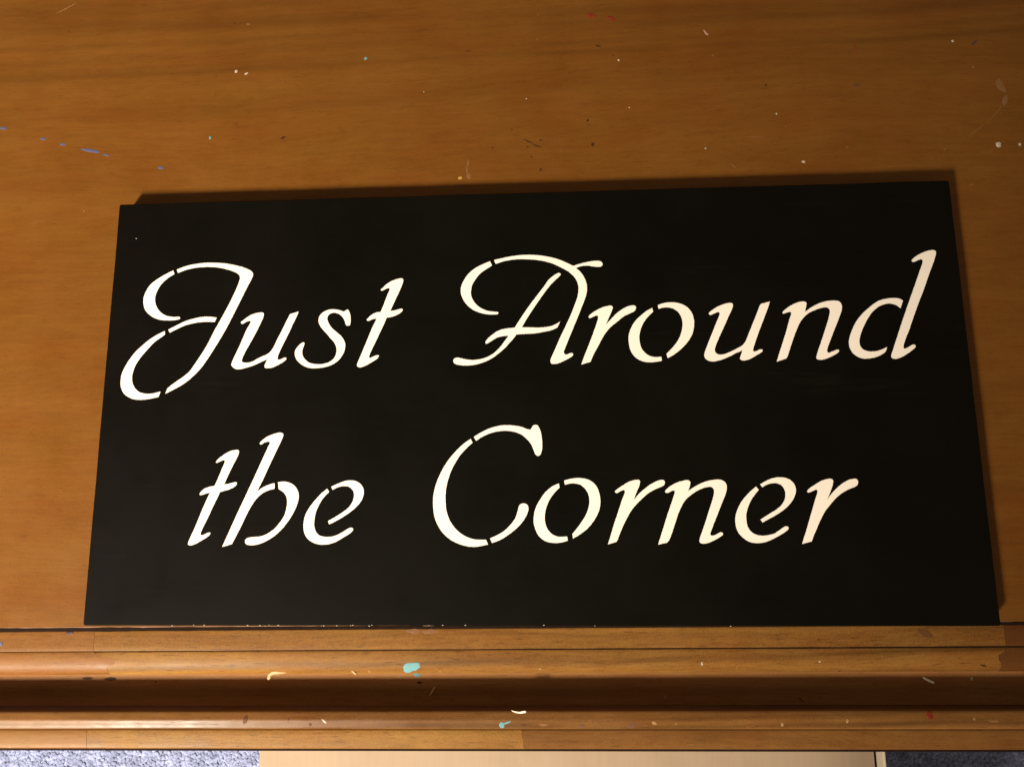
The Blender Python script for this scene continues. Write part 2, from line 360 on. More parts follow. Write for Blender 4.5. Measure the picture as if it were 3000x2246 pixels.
        "86.7,110.4 88.1,112.5 91.6,115.3 95.9,117.8 99.6,118.8 102.2,118.8 102.9,117.7 102.4,115.2 100.1,110.2 97.4,104.4 95.2,99.1 93.4,94.8c 96.5,95.3 100.1,96.2 102.3,96.3 102.6,95.4 101.4,93.6 97.4,91.5 93.8,90.5 90.8,89.6c 89,85.2 86.4,79.6 83.8,73.2 80.9,66.9 79,62.4 78.8,60.7 80.3,60.2 83.1,61.5 85.3,62 85.8,61.3 84.3,59.5 80.5,57.1 76.2,54.7 72.7,53.5 70.6,53.8 70.4,55.1 71.9,59.2 74.8,66.2 77.9,74.7 80.7,82.1 83.8,89.4c 80.7,88.7 77.8,87.8 76.4,88 76.9,89.6 79.7,92.1 83.3,93.4 86.7,93.9c 88.9,99.1 91.1,105.2 93,110.2 93.1,111.5 91.8,111.8 89.6,111 87.5,110.1",
    ]),
    ('h', [
        "117.5,123.4 119.2,125.5 122.8,128 127.2,129.8 131.6,130.7 133.7,130.2 134.2,129 133.3,126.1 131.3,121.4 127.9,113.8 124.6,106.3 121.3,98.5 117,89.4c 120.2,91.9 124.5,94.1 129.4,95.5c 129.7,91.6c 125.4,90.6 121.1,88.5 116.9,84.6 113.9,80.1 110.9,74.4 108.3,68.5 105.7,62.9 101.4,54.1c 94.6,52.2c 97.2,58.4 100.4,66.1 104.2,75.2 108.8,85.8 113.4,96.4 117.3,105.7 121.2,115 123.9,121.5 124.9,124 123.7,124.5 120.8,123.8 118.3,122.5",
        "131.9,96.1c 132.5,91.4c 135.7,89.4 138,86.6 138.9,83.4 138.7,78.5 137.5,73.5 134.8,69 131,64.5 126.8,61.4 121.8,59.3 116.8,58.8 112.5,58.3 110.7,56.9 110.6,55.2 112,53.8 115.6,53.3 119.9,53.9 124.9,55.8 130.5,59.1 136.1,64.1 140.2,69.3 143.6,74.9 145.9,80.2 147,85.4 146.3,89.7 143.9,93.3 139.8,95.8 136.1,96.5",
    ]),
    ('e', [
        "166.9,91.3c 168.3,89.2c 165.7,86.5 163.2,83.4 161.2,79.6 159.6,75.8 158.9,72.1 158.5,68.3 158.9,64.9 160.1,62 162.4,59.7 165.4,58.8 168.9,58.6 172.3,59 175.7,60.2 179.5,62.3 182.9,64.3 184.6,64.7 185.9,63.9 185.3,62.3 183,60.4 179.2,58.2 175,55.7 170.7,54.1 166.5,53.5 162.1,53.7 158.2,54.9 154.7,57.2 152.4,60.4 151.3,64.1 151.2,68.3 151.9,72.5 153.5,76.3 156.4,80.7 159.7,84.7 163.1,88.3",
        "169.8,92.7c 170.6,90.4c 173,91.7 176,92.7 179.4,93 182.1,92.5 184.3,90.8 185.6,88.7 185.8,85.7 185,82.4 182.9,79 180.4,76.7 176.6,74.1 172.7,71.7 168.2,69.3c 169,67c 172.8,68.8 176.7,70.9 180.5,73.2 184.7,76.1 188.1,79.2 191,82.7 192.4,86.5 192.6,89.9 191.4,92.9 188.9,95.3 185.9,96.6 182.4,96.9 178.9,96.4 174.6,94.8",
    ]),
    ('C', [
        "266.9,124.6c 268.3,122c 264.2,118.4 259.6,113.4 256,107.8 253.2,102.2 251.1,95.8 249.8,89.5 249.6,83.2 250.1,76.9 251.9,70.7 254.8,65.8 259.1,61.3 264,58.2 269.6,56.4 274.6,56.1 277.5,56.1c 278.8,53c 274.6,52.1 269.6,51.5 264.7,51.9 259.1,53.4 253.4,56.2 248.5,60.3 244.9,65.2 242.3,71.1 241.2,77.7 241.1,84.7 242.2,91 244.6,98 248.1,105 252.4,111.4 257.4,117 262.4,121.6",
        "269.1,126c 270.7,123.3c 274.7,125.8 279.7,128.1 285.5,129.6 291.2,130 296.9,129.3 301.9,127.4 306.2,123.9 309,120.3 310.7,116.4 311.8,113.6 313.4,112.3 314.9,112.8 316,114.9 316.6,119.9 316.3,125.6 315.4,129.9 313.8,133.2 312.6,133.8 310.6,133.4 309.5,131.8 308.6,130.6 307,130.7 302,132.6 296.3,133.6 290.5,133.9 285.5,133.2 279.7,131.6 273.9,128.9",
        "280.2,57.1c 281.6,53.9c 287.2,56 292.8,59.4 298.5,63.8 302.7,68.3 305.6,73.1 306.6,76.5 306,78.9 304.3,80.1 301.8,80 300.2,78.6 299.3,75.5 297.5,70.4 293.9,65.6 289.3,61.5 284.4,58.8",
    ]),
    ('o', [
        "327.6,93.5c 328,90.6c 324.7,87.5 321.9,83.9 319.5,79.5 318.1,75.1 317.5,70.1 318.2,65.7 319.8,62.2 322.6,59.4 325.9,58 329.2,57.8 332.4,58c 332.9,55.2c 329.1,54.2 325.2,53.8 321.3,54 317.5,55.1 313.6,58.1 311.2,62.5 310,67.4 310.2,71.8 311.4,76.8 314,81.8 318,87.3 322.6,91.2",
        "331.2,95.4c 331.7,92.5c 335,93.3 338.4,93.4 342.3,92.4 345.3,89.8 347.4,86.2 348.1,81.5 347.2,76.5 345.1,71.6 342.2,67.2 339.3,63.4 336,59.6c 336.4,56.6c 340.3,58.8 344.9,62 348.8,65.8 352.3,70.7 354.7,75.9 355.5,81.4 354.7,87.5 352.6,92 349.1,95.1 344.6,96.7 340.1,97 335,96.4",
    ]),
    ('r', [
        "365.5,87.7 367.4,89.4 371.1,91.8 375.6,94.3 379.6,95.3 381.8,95.4 382.7,94.5 382.2,91.7 380.7,88.4 379.2,85.1 378.1,81.8c 381.4,85.7 384.9,88.7 388.9,91.7 392.9,93.9 396.3,95.1 398.5,95.1 399.4,93.8 398.9,91.9 396.6,90.5 392.7,88.9 388.1,86.4 383.5,82.6 379.5,78.8 376,74.7 373.1,70 370.1,64.3 367.8,59.4 366.3,55.7 365.4,54.3c 359.7,52.6c 361,56.2 364.1,65.5 367.1,73.6 369.9,81.3 372,86.3 372.3,87.9 371.5,88.6 369.3,88 367,86.6 365.9,86.9",
    ]),
    ('n', [
        "399.3,87.7 401,89.4 403.9,91.5 407.8,93.4 411.8,94.5 414.8,94.9 416.4,93.9 416.2,91.4 414.7,87.5c 418.2,89.8 422.7,92.2 427.8,94.1 432.8,95 436.7,94.9 439.3,93.7 440.7,91.2 440.6,88.5 439.1,84.1 436.3,78.1 433.7,72.1 431.2,66.7 429.1,61.8 428.1,59.1 428.9,58 431.4,58.5 434.7,60.1 436.2,59.9 436.3,58.5 434,56.9 430.1,54.8 426.2,53.2 422.9,52.8 421,53.5 420.8,55.4 422.4,59.7 425.2,66.7 427.8,73.8 430.3,80.3 432,85.8 432,88.5 430.6,90.1 428.1,90.2 424.2,89.2 419.7,87 415.7,84.3 412.2,81 409.8,77.2 407.4,72.3 404.9,65.7 402.4,59.2 400.6,55.2 399.2,53.6c 393.2,52.3c 394.6,56.3 397.1,63.1 400.2,71.8 403.4,80 405.6,86 405.9,87.7 404.8,88.1 402.6,87.1 400.3,86.4",
    ]),
    ('e', [
        "460.1,90.2c 462,88c 458.8,84.5 455.8,80.1 453.8,75.8 452.6,71.4 452.5,67.1 453.3,63.3 455.3,60.3 458.5,58.4 462.2,57.8 466,58.1 469.9,59 473.8,61.3 477.2,63.5 478.8,63.8 479.9,63 479.2,61.5 475.8,59.1 471.3,56.7 466.9,54.6 462.5,53.3 458.1,53 453.8,53.8 450.2,56 447.1,59.3 445.5,63.3 445.1,68.2 446,72.5 448.2,77.4 451.2,81.8 455.3,86.1",
        "463.1,91.7c 464.3,89.6c 467.1,91.2 470.5,92.2 473.8,92.3 477,91 478.9,88.1 479.4,84.8 478.4,81 476,77.5 472.6,74.8 468,72.1 461.8,68.4c 463,66.4c 467.8,68.9 472.3,71.3 476.9,74.2 480.9,77.5 484.2,81.5 486.1,85.6 486.4,89.2 485.2,92.2 482.7,94.7 479.5,95.9 476.2,96.2 472.4,95.8 467.9,94.3",
    ]),
    ('r', [
        "493.9,86.9 495.3,88.5 498.7,90.7 502.7,93.1 506.6,94.5 509.9,94.9 511.4,93.9 511,91.1 509.3,86.8 506.5,81.1c 509.6,84.9 513.2,88.4 517.2,91.6 521.2,93.8 524.5,94.7 527,94.5 527.8,92.9 527.2,90.7 525.2,89.4 521.2,87.8 516.2,85.1 512.1,81.8 508,77.5 504.4,73.2 501.3,68.1 498.1,61.9 495.9,57.6 494.3,53.9c 488,52.3c 489.6,56.6 492.3,63.6 495.8,73.3 498.8,81.4 500.7,86.8 500.1,87.8 497.9,87.1 495.6,86.1 494.3,85.9",
    ]),
]
MARKS = """
-63.5,487.9,10.09,0.44,28,pale
81.2,424.5,1.21,1.21,0,white
89.6,422.2,1.43,0.77,30,white
89.2,465.4,1.75,0.66,-15,pale
77.8,466.5,0.66,0.66,0,dark
63.4,405.5,0.33,0.66,0,pale
119.2,413.1,0.88,0.33,40,pale
-106.4,383.9,3.29,1.1,-5,blue
-72.3,373.4,2.19,0.99,-10,blue
-55.7,368.1,2.96,0.99,-8,blue
-32.9,361.7,7.46,1.32,-13,blue
-19.4,357.5,2.85,0.77,-12,blue
25.2,345.0,2.19,1.21,-10,blue
63.2,368.7,0.88,1.32,0,aqua
121.4,366.1,2.3,0.99,25,dark
-33.6,311.7,0.66,0.99,0,pale
-59.7,466.9,0.55,0.55,0,dark
83.8,379.0,0.55,0.55,0,dark
144.5,387.3,0.44,0.44,0,dark
185.1,430.6,1.1,1.32,0,aqua
363.6,458.9,3.84,1.75,-15,red
378.3,456.1,3.29,0.99,-8,red
380.3,454.3,1.97,1.32,-20,red
367.9,432.1,2.19,0.88,-15,dark
378.9,423.9,0.99,0.44,-20,dark
383.1,419.5,0.77,0.88,0,white
266.4,432.8,2.41,0.44,4,dark
231.6,399.7,0.44,0.44,0,white
311.3,390.4,0.66,0.44,0,white
389.7,379.5,0.55,0.55,0,white
312.0,354.9,4.39,0.55,-27,dark
318.8,350.8,3.29,0.66,-24,dark
311.5,350.5,0.66,0.66,0,dark
284.6,351.1,0.77,0.66,0,dark
314.2,342.3,0.77,0.66,0,dark
320.9,331.7,1.21,0.99,-40,dark
360.9,350.7,1.32,1.54,40,dark
357.8,370.4,0.88,1.21,0,dark
321.5,355.5,0.99,0.77,0,dark
265.9,339.5,0.77,2.63,-8,grey
265.0,333.9,0.66,3.29,6,grey
266.2,328.6,1.65,2.41,10,grey
259.9,327.5,1.65,1.21,20,yellow
320.7,440.5,0.77,0.44,0,pale
299.6,365.1,0.66,0.55,0,dark
321.8,461.4,0.55,0.44,0,pale
342.1,431.8,0.44,0.55,0,dark
450.9,439.5,3.29,0.88,-57,pink
455.0,419.9,0.44,0.88,0,pale
562.2,421.1,1.75,4.61,10,fred
634.7,423.0,0.99,0.99,0,white
650.3,420.8,3.29,0.77,45,navy
560.5,390.2,2.85,1.43,-5,greyd
665.2,384.9,2.85,5.7,18,grey
666.9,373.0,1.97,4.39,-20,grey
657.7,361.6,9.87,0.33,45,grey
643.5,349.9,8.23,0.33,38,grey
657.8,337.9,1.75,2.19,30,white
672.9,337.6,0.99,1.1,0,white
499.4,369.5,0.66,0.66,0,white
445.0,343.8,0.66,0.55,0,white
444.6,347.2,0.44,0.55,0,pale
516.4,330.3,1.43,0.88,-15,white
464.8,329.0,2.63,0.33,-50,pale
549.0,340.7,1.21,0.44,0,pale
505.4,359.0,0.55,0.44,0,pale
482.3,351.5,6.36,0.25,-4,pale
619.2,335.9,1.54,0.44,35,pale
635.2,307.8,1.54,0.44,25,pale
493.3,393.3,1.1,0.77,0,dark
647.3,400.9,0.99,0.99,0,grey
8.3,-70.2,1.43,1.65,0,white
4.0,-74.5,1.1,1.32,0,white
6.1,-72.2,2.41,0.33,50,white
17.8,-77.3,1.21,0.55,0,white
103.2,-39.9,0.44,0.77,0,tan
111.1,-59.0,1.54,2.85,-15,knot
140.8,-58.7,0.88,0.88,0,knot
48.6,-54.8,1.54,0.77,30,greyd
165.5,-59.9,2.19,0.66,-40,white
2.9,-36.9,4.39,1.21,0,vdark
-14.3,-36.5,4.39,0.88,0,vdark
36.0,-39.2,0.66,0.55,0,vdark
-17.1,-1.5,3.29,0.99,0,navy
-66.0,-8.5,1.1,1.54,0,blue
-56.5,-77.6,1.1,0.55,0,white
155.9,-62.2,1.1,1.1,0,knot
225.1,-25.5,5.48,2.96,0,aqua
222.1,-27.9,2.63,2.19,0,aqua
225.6,-35.0,2.41,1.54,-20,aqua
227.7,-23.5,2.85,1.32,0,aqua
296.6,-40.2,0.88,0.77,0,tan
286.2,-62.5,1.86,2.08,20,aqua
289.8,-60.9,2.85,0.66,20,aqua
345.9,-60.1,2.85,0.44,-60,orange
343.9,-62.5,3.29,0.44,20,orange
341.5,-77.1,6.58,0.88,0,blue
339.7,-63.2,2.19,1.32,0,fblue
372.9,-63.0,3.29,1.54,25,fblue
387.5,-61.2,1.54,0.99,-30,tan
399.2,-51.1,0.88,1.32,0,tan
383.5,-74.6,0.44,0.55,0,white
392.9,-73.9,0.44,0.55,0,white
226.6,-1.7,4.94,1.54,0,grey
237.5,-2.0,5.26,1.54,0,grey
312.5,-27.2,0.33,0.55,0,white
300.7,-62.4,2.41,0.77,0,knot
195.3,-28.7,0.44,0.99,10,tan
244.3,-29.0,0.66,0.44,0,tan
401.9,-61.7,0.88,0.88,-40,pale
314.1,-62.4,2.85,0.77,0,pale
227.0,-40.3,1.75,0.88,0,vdark
420.9,-23.9,0.66,1.21,0,white
568.2,-5.2,4.83,2.19,-22,greyd
605.8,-38.8,0.99,1.1,-30,white
566.2,-56.0,1.86,2.85,0,red
470.9,-62.2,0.88,1.32,0,tan
512.9,-60.0,0.77,1.32,0,tan
605.7,-60.0,3.95,0.66,-5,pale
537.9,-68.0,3.29,0.44,-15,pale
465.5,-72.1,0.55,1.54,15,pale
498.2,-22.8,0.66,0.55,0,white
569.3,-23.7,1.75,0.44,-50,pale
443.9,-26.1,0.44,0.77,0,pale
447.7,-35.8,0.44,0.66,0,pale
593.7,-58.6,0.88,0.77,0,tan
604.0,-26.0,2.19,0.66,-20,vdark
450.5,-59.7,6.58,0.44,-18,orange
451.4,-62.7,5.48,0.44,22,orange
583.1,-37.1,0.66,0.55,0,tan
512.2,-30.1,0.66,0.55,0,vdark
491.1,-52.2,0.88,0.44,-30,greyd
505.3,-51.9,0.66,0.44,0,greyd
"""


# ------------------------------------------------------------------ table
TABLE_ROT = R(0.4)
table = empty('wooden_table', (0.0, -0.0055, 0.0), TABLE_ROT)
tag(table, 'worn wooden table top with moulded edge and paint splashes under the black sign', 'table')

# front edge profile: distance in front of the panel joint (mm), height (mm)
P_EDGE = [(0.0, -9), (0.0, -0.5), (0.35, -0.1), (0.9, 0), (5, 0), (10, 0), (13.3, 0), (13.6, -0.08), (13.8, -0.22), (14.1, -0.22), (14.3, -0.03), (15, 0.1), (17, 0.05), (19, -0.05), (22, -0.4), (25, -1.2), (27.5, -2.5), (29.3, -4.1), (30.4, -5.8), (31.0, -7.4), (31.2, -9.0), (31.3, -26)]
P_COVE = [(30.9, -30), (30.9, -19.6), (32.5, -19.5), (34, -19.5), (35.5, -19.6), (37.5, -19.8), (40, -20.3), (42.5, -20.7), (46, -22.3), (49, -24.0), (53, -24.4), (56.7, -24.0), (56.8, -30)]
P_LIP = [(57.0, -30), (57.0, -10), (56.2, -7.5), (54.0, -5.2), (53.3, -3.8), (53.2, -3.0), (53.6, -2.3), (54.3, -1.7), (55.5, -1.45), (57.2, -1.2), (58.4, -0.95), (59.2, -0.9), (60.2, -1.15), (62, -1.45), (64, -1.8), (65.2, -2.3), (65.6, -2.9), (65.8, -4.2), (65.8, -30)]
P_STRIP = [(66.0, -19.7), (66.0, -4.1), (66.25, -3.7), (66.8, -3.55), (70, -3.6), (75, -4.0), (77.6, -4.4), (78.3, -4.7), (78.7, -5.3), (78.9, -6.3), (78.9, -19.7), (66.0, -19.7)]
SURF = [(-900, 0), (13.6, 0), (15, .1), (19, -.05), (22, -.4), (25, -1.2), (27.5, -2.5), (29.3, -4.1), (30.4, -5.8), (31.2, -9), (31.4, -19.5), (34, -19.5), (37.5, -19.8), (42.5, -20.7), (46, -22.3), (49, -24.0), (52.5, -24.3), (53.1, -4), (53.6, -2.3), (54.3, -1.7), (55.5, -1.45), (57.2, -1.2), (58.4, -.95), (59.2, -.9), (60.2, -1.15), (62, -1.45), (64, -1.8), (65.2, -2.3), (65.6, -2.9), (66.8, -3.55), (78, -4.6)]


def surf(s):
    for (a, za), (b_, zb) in zip(SURF, SURF[1:]):
        if a <= s <= b_:
            return za + (zb - za) * (s - a) / (b_ - a), (zb - za) / (b_ - a)
    return -5.0, 0.0


def moulding(name, prof, x0, x1, mat, end0=None, end1=None, step=0.012, wob=0.00006, seed=0):
    """Extrude a profile along x; end0/end1 shift the ends with the distance s (a cut joint)."""
    n = max(2, int((x1 - x0) / step))
    verts, faces = [], []
    for i in range(n + 1):
        t = i / n
        for (s, z) in prof:
            a = x0 + (end0(s) if end0 else 0)
            b_ = x1 + (end1(s) if end1 else 0)
            x = a + (b_ - a) * t
            # hand-planed unevenness
            d = mnoise.noise(Vector((x * 9 + seed, s * 0.05, seed))) * wob
            d2 = mnoise.noise(Vector((x * 60 + seed, s * 0.3, seed + 5))) * wob * 0.35
            verts.append((x, -s / 1000 + d * 0.8 + d2, z / 1000 + d + d2))
    k = len(prof)
    for i in range(n):
        for j in range(k - 1):
            a = i * k + j
            faces.append((a, a + 1, a + k + 1, a + k))
    faces.append(tuple(range(k - 1, -1, -1)))
    faces.append(tuple(n * k + j for j in range(k)))
    me = mesh_from(name, verts, faces)
    bm = bmesh.new()
    bm.from_mesh(me)
    bmesh.ops.recalc_face_normals(bm, faces=list(bm.faces))
    bm.to_mesh(me)
    bm.free()
    for p in me.polygons:
        p.use_smooth = len(p.vertices) == 4
    me.set_sharp_from_angle(angle=R(50))
    return link(name, me, mat, table)


# top panel: bevelled sheet whose front edge ends at the joint
XL, XR = -0.42, 1.06
pb = box_mesh('top_panel', XL, XR, 0.0017, 0.80, -0.024, 0.0, bevel=0.0007, seg=2)
panel = link('top_panel', pb, M['panel'], table)
# dirt packed into the joint in front of the panel and into the milled line of the edge board
def grime_line(name, s0, w0, w1, z, seed):
    verts, faces = [], []
    n = 260
    for i in range(n + 1):
        x = XL + (XR - XL) * i / n
        t = min(1.0, max(0.0, (x + 0.07) / 0.70))
        w = (w0 + (w1 - w0) * t) * (1.0 + 0.55 * mnoise.noise(Vector((x * 40, seed, 0))) + 0.35 * mnoise.noise(Vector((x * 190, seed, 3))))
        w = max(w, 0.05)
        for (k, zz) in ((-0.5, z - 0.5), (-0.4, z), (0.4, z), (0.5, z - 0.5)):
            verts.append((x, -(s0 + w * k) / 1000, zz / 1000))
    for i in range(n):
        for j in range(3):
            a = i * 4 + j
            faces.append((a, a + 1, a + 5, a + 4))
    return link(name, mesh_from(name, verts, faces), M['grime_and_shade'], table)


grime_line('joint_dirt', -0.75, 3.0, 1.9, 0.04, 1.0)
grime_line('groove_dirt', 13.95, 0.10, 1.25, 0.06, 8.0)


def finger(s):
    # the end joint steps and runs to a point in the bead, like a scarfed finger joint
    if s < 14: return 0.0
    if s < 17: return (s - 14) / 3 * 0.004
    if s < 20.5: return 0.004 + 0.020 * (s - 17) / 3.5
    if s < 23: return 0.024 - 0.014 * (s - 20.5) / 2.5
    return 0.010


def finger_r(s):
    return finger(s) * -0.35


moulding('edge_board', P_EDGE, XL, 0.0010, M['edge_red'], end1=finger, seed=1)
moulding('edge_board', P_EDGE, 0.0012, 0.6188, M['edge_light'], end0=finger, end1=finger_r, seed=2)
moulding('edge_board', P_EDGE, 0.6191, XR, M['edge_dark'], end0=finger_r, seed=3)
moulding('cove_board', P_COVE, XL, XR, M['cove'], seed=4)
moulding('lip_rail', P_LIP, XL, XR, M['lip'], seed=5, wob=0.00008)
moulding('edge_strip', P_STRIP, XL, -0.0014, M['strip_orange'], seed=6)
moulding('edge_strip', P_STRIP, -0.0012, 0.2995, M['strip_light'], end1=lambda s: 0.0012 * (s - 72) / 6 + 0.0008 * math.sin(s * 2.1), seed=7)
moulding('edge_strip', P_STRIP, 0.2997, XR, M['strip_brown'], end0=lambda s: 0.0012 * (s - 72) / 6 + 0.0008 * math.sin(s * 2.1), seed=8)

moulding('shade_strip', [(66.2, -24.3), (66.2, -20), (85.0, -20), (85.4, -20.4), (85.4, -24.3)], XL, XR, M['grime_and_shade'], seed=9)  # added dark strip: paints the shadow line under the front edge

# paint splashes, nicks and specks dried on the table
NAMES = dict(white='paint_spot', pale='scratch', pink='paint_spot', blue='paint_spot', fblue='stain', navy='paint_spot', aqua='paint_spot', dark='nick', vdark='nick',
             red='paint_spot', fred='stain', grey='glue_smear', greyd='stain', yellow='paint_spot', tan='nick', knot='knot', orange='knot')
rnd = random.Random(11)
for line in MARKS.strip().split('\n'):
    x, y, a, b_, ang, colr = line.split(',')
    x, y, a, b_, ang = float(x), float(y), float(a), float(b_), R(float(ang))
    n = 18
    ring = []
    ph = rnd.random() * 9
    for i in range(n):
        t = 2 * math.pi * i / n
        k = 1.0 + 0.28 * mnoise.noise(Vector((math.cos(t) * 1.3 + ph, math.sin(t) * 1.3, ph))) + 0.22 * mnoise.noise(Vector((math.cos(t) * 3.5 + ph, math.sin(t) * 3.5, ph + 3)))
        ring.append((a * k * math.cos(t), b_ * k * math.sin(t)))
    thick = 0.10 if NAMES[colr] == 'paint_spot' else 0.03
    verts, faces = [], []
    for lvl, zz in ((1.0, 0.015), (0.86, 0.03 + thick), (0.5, 0.04 + thick), (0.0, 0.04 + thick)):
        for (px, py) in ring:
            dx = (px * math.cos(ang) - py * math.sin(ang)) * lvl
            dy = (px * math.sin(ang) + py * math.cos(ang)) * lvl
            z, sl = surf(-(y + dy))
            verts.append(((dx) / 1000, (dy) / 1000, (z + zz) / 1000))
    faces = [(l * n + i, l * n + (i + 1) % n, (l + 1) * n + (i + 1) % n, (l + 1) * n + i) for l in range(2) for i in range(n)] + [(2 * n + i, 2 * n + (i + 1) % n, 3 * n) for i in range(n)]
    verts = verts[:3 * n + 1]
    me = mesh_from(NAMES[colr], verts, faces, smooth=True)
    o = link(NAMES[colr], me, M['mark_' + colr], table)
    o.location = (x / 1000, y / 1000, 0)

# ------------------------------------------------------------------ the sign
sign = empty('painted_sign', (0.0, 0.0, 0.0))
tag(sign, 'black board sign with cream stencilled script lying on the wooden table', 'sign')
# sawn board: rounded corners, slightly uneven hand-sanded rim
def rim(inset, jit, seed):
    r = 0.0014
    w, h_ = 0.610, 0.305
    pts = []
    path = [((r, 0), (w - r, 0)), ((w, r), (w, h_ - r)), ((w - r, h_), (r, h_)), ((0, h_ - r), (0, r))]
    cen = [(w - r, r, -90), (w - r, h_ - r, 0), (r, h_ - r, 90), (r, r, 180)]
    for (p, q), (cx, cy, a0) in zip(path, cen):
        P, Q = Vector(p), Vector(q)
        n = int((Q - P).length / 0.0025)
        for i in range(n):
            pts.append(P.lerp(Q, i / n))
        for k in range(5):
            t = R(a0 + 90 * k / 5)
            pts.append(Vector((cx + r * math.cos(t), cy + r * math.sin(t))))
    out = []
    for p in pts:
        d = Vector((w / 2, h_ / 2)) - p
        nrm = Vector((0, 0))
        if p.x < 0.004: nrm.x += 1
        if p.x > w - 0.004: nrm.x -= 1
        if p.y < 0.004: nrm.y += 1
        if p.y > h_ - 0.004: nrm.y -= 1
        j = 0.00022 * mnoise.noise(Vector((p.x * 25, p.y * 25, 1.0))) + jit * (mnoise.noise(Vector((p.x * 260, p.y * 260, seed))) + 0.8 * max(0.0, mnoise.noise(Vector((p.x * 90, p.y * 90, seed + 4))) - 0.35) * 3)
        out.append(p + nrm * (inset + j))
    return out


verts, faces = [], []
levels = [(0.0, 0.00005, 0.0005, 1.0), (0.0, 0.00008, 0.0110, 2.0), (0.00022, 0.00012, 0.0116, 3.0), (0.0007, 0.00010, 0.0120, 3.0)]
for (ins, jit, z, sd) in levels:
    ring = rim(ins, jit, sd)
    verts += [(p.x, p.y, z) for p in ring]
n = len(ring)
for l in range(len(levels) - 1):
    for i in range(n):
        j = (i + 1) % n
        faces.append((l * n + i, l * n + j, (l + 1) * n + j, (l + 1) * n + i))
faces.append(tuple(range(n - 1, -1, -1)))
faces.append(tuple(range((len(levels) - 1) * n, len(levels) * n)))
me = mesh_from('board', verts, faces)
board = link('board', me, M['black'], sign)


def outline(txt):
    pts = []
    for tok in txt.split():
        c = tok.endswith('c')
        x, y = tok.rstrip('c').split(',')
        pts.append((float(x), float(y), c))
    n = len(pts)
    out = []
    for i in range(n):
        p0, p1, p2, p3 = pts[i - 1], pts[i], pts[(i + 1) % n], pts[(i + 2) % n]
        P1, P2 = Vector(p1[:2]), Vector(p2[:2])
        ch = (P2 - P1).length
        T1 = Vector((0, 0)) if p1[2] else (P2 - Vector(p0[:2]))
        T2 = Vector((0, 0)) if p2[2] else (Vector(p3[:2]) - P1)
        l0 = (P1 - Vector(p0[:2])).length
        l3 = (Vector(p3[:2]) - P2).length
        if p1[2]: T1 = P2 - P1
        else: T1 = T1 * (ch / max(1e-6, ch + l0))
        if p2[2]: T2 = P2 - P1
        else: T2 = T2 * (ch / max(1e-6, ch + l3))
        k = max(2, int(ch / 0.4))
        for j in range(k):
            t = j / k
            h00 = 2 * t ** 3 - 3 * t ** 2 + 1
            h10 = t ** 3 - 2 * t ** 2 + t
            h01 = -2 * t ** 3 + 3 * t ** 2
            h11 = t ** 3 - t ** 2
            q = P1 * h00 + T1 * h10 + P2 * h01 + T2 * h11
            # paint creeping under the stencil leaves a slightly ragged rim
            q = q + Vector((mnoise.noise(Vector((q.x * 0.9, q.y * 0.9, 1.0))), mnoise.noise(Vector((q.x * 0.9, q.y * 0.9, 7.0))))) * 0.13 + Vector((mnoise.noise(Vector((q.x * 2.4, q.y * 2.4, 2.0))), mnoise.noise(Vector((q.x * 2.4, q.y * 2.4, 9.0))))) * 0.09
            out.append(q / 1000)
    return out


def letter_mesh(name, loops):
    cu = bpy.data.curves.new('tmp', 'CURVE')
    cu.dimensions = '2D'
    cu.fill_mode = 'BOTH'
    cu.extrude = 0.00008
    for lp in loops:
        sp = cu.splines.new('POLY')
        sp.points.add(len(lp) - 1)
        for p, q in zip(sp.points, lp):
            p.co = (q.x, q.y, 0, 1)
        sp.use_cyclic_u = True
    ob = bpy.data.objects.new('tmp', cu)
    COL.objects.link(ob)
    dg = bpy.context.evaluated_depsgraph_get()
    me = bpy.data.meshes.new_from_object(ob.evaluated_get(dg))
    me.name = name
    bpy.data.objects.remove(ob)
    bpy.data.curves.remove(cu)
    return me


for ch, loops in LETTERS:
    me = letter_mesh('painted_letter', [outline(t) for t in loops])
    o = link('painted_letter', me, M['cream'], sign)
    o.location = (0, 0, 0.01206)

# dust caught on the lower rim of the board
rd = random.Random(21)
for i in range(22):
    x = rd.choice((rd.uniform(0.04, 0.30), rd.uniform(0.04, 0.44), rd.uniform(0.1, 0.25)))
    w = rd.uniform(0.25, 0.7)
    bm = bmesh.new()
    bmesh.ops.create_icosphere(bm, subdivisions=1, radius=0.001)
    for v in bm.verts:
        v.co = Vector((v.co.x * w, v.co.y * 0.3, v.co.z * 0.25))
    me = bpy.data.meshes.new('dust_speck')
    bm.to_mesh(me)
    bm.free()
    o = link('dust_speck', me, M['dust'], sign)
    o.location = (x, 0.0002 + rd.uniform(-0.0002, 0.0004), 0.0120)
for (x, y) in ((0.0155, 0.2775),):
    o = link('dust_speck', me, M['dust'], sign)
    o.location = (x, y, 0.01205)

# ------------------------------------------------------------------ loose shavings on the moulding
def shaving(x, y, pts, thick, mat, label, name, cat, lift=0.0):
    """A small curled flake: outline in mm around its centre, in table coordinates."""
    verts = []
    n = len(pts)
    for (px, py, pz) in pts:
        verts.append((px / 1000, py / 1000, pz / 1000))
    for (px, py, pz) in pts:
        verts.append((px * 0.92 / 1000, py * 0.92 / 1000, (pz + thick) / 1000))
    faces = [tuple(range(n - 1, -1, -1)), tuple(range(n, 2 * n))] + [(i, (i + 1) % n, n + (i + 1) % n, n + i) for i in range(n)]
    me = mesh_from(name, verts, faces)
    o = link(name, me, mat)
    z, _ = surf(-y)
    v = Matrix.Rotation(TABLE_ROT, 3, 'Z') @ Vector((x / 1000, y / 1000, 0)) + table.location
    o.location = (v.x, v.y, (z + lift) / 1000)
    o.rotation_euler = (0, 0, TABLE_ROT)
    tag(o, label, cat)
    return o


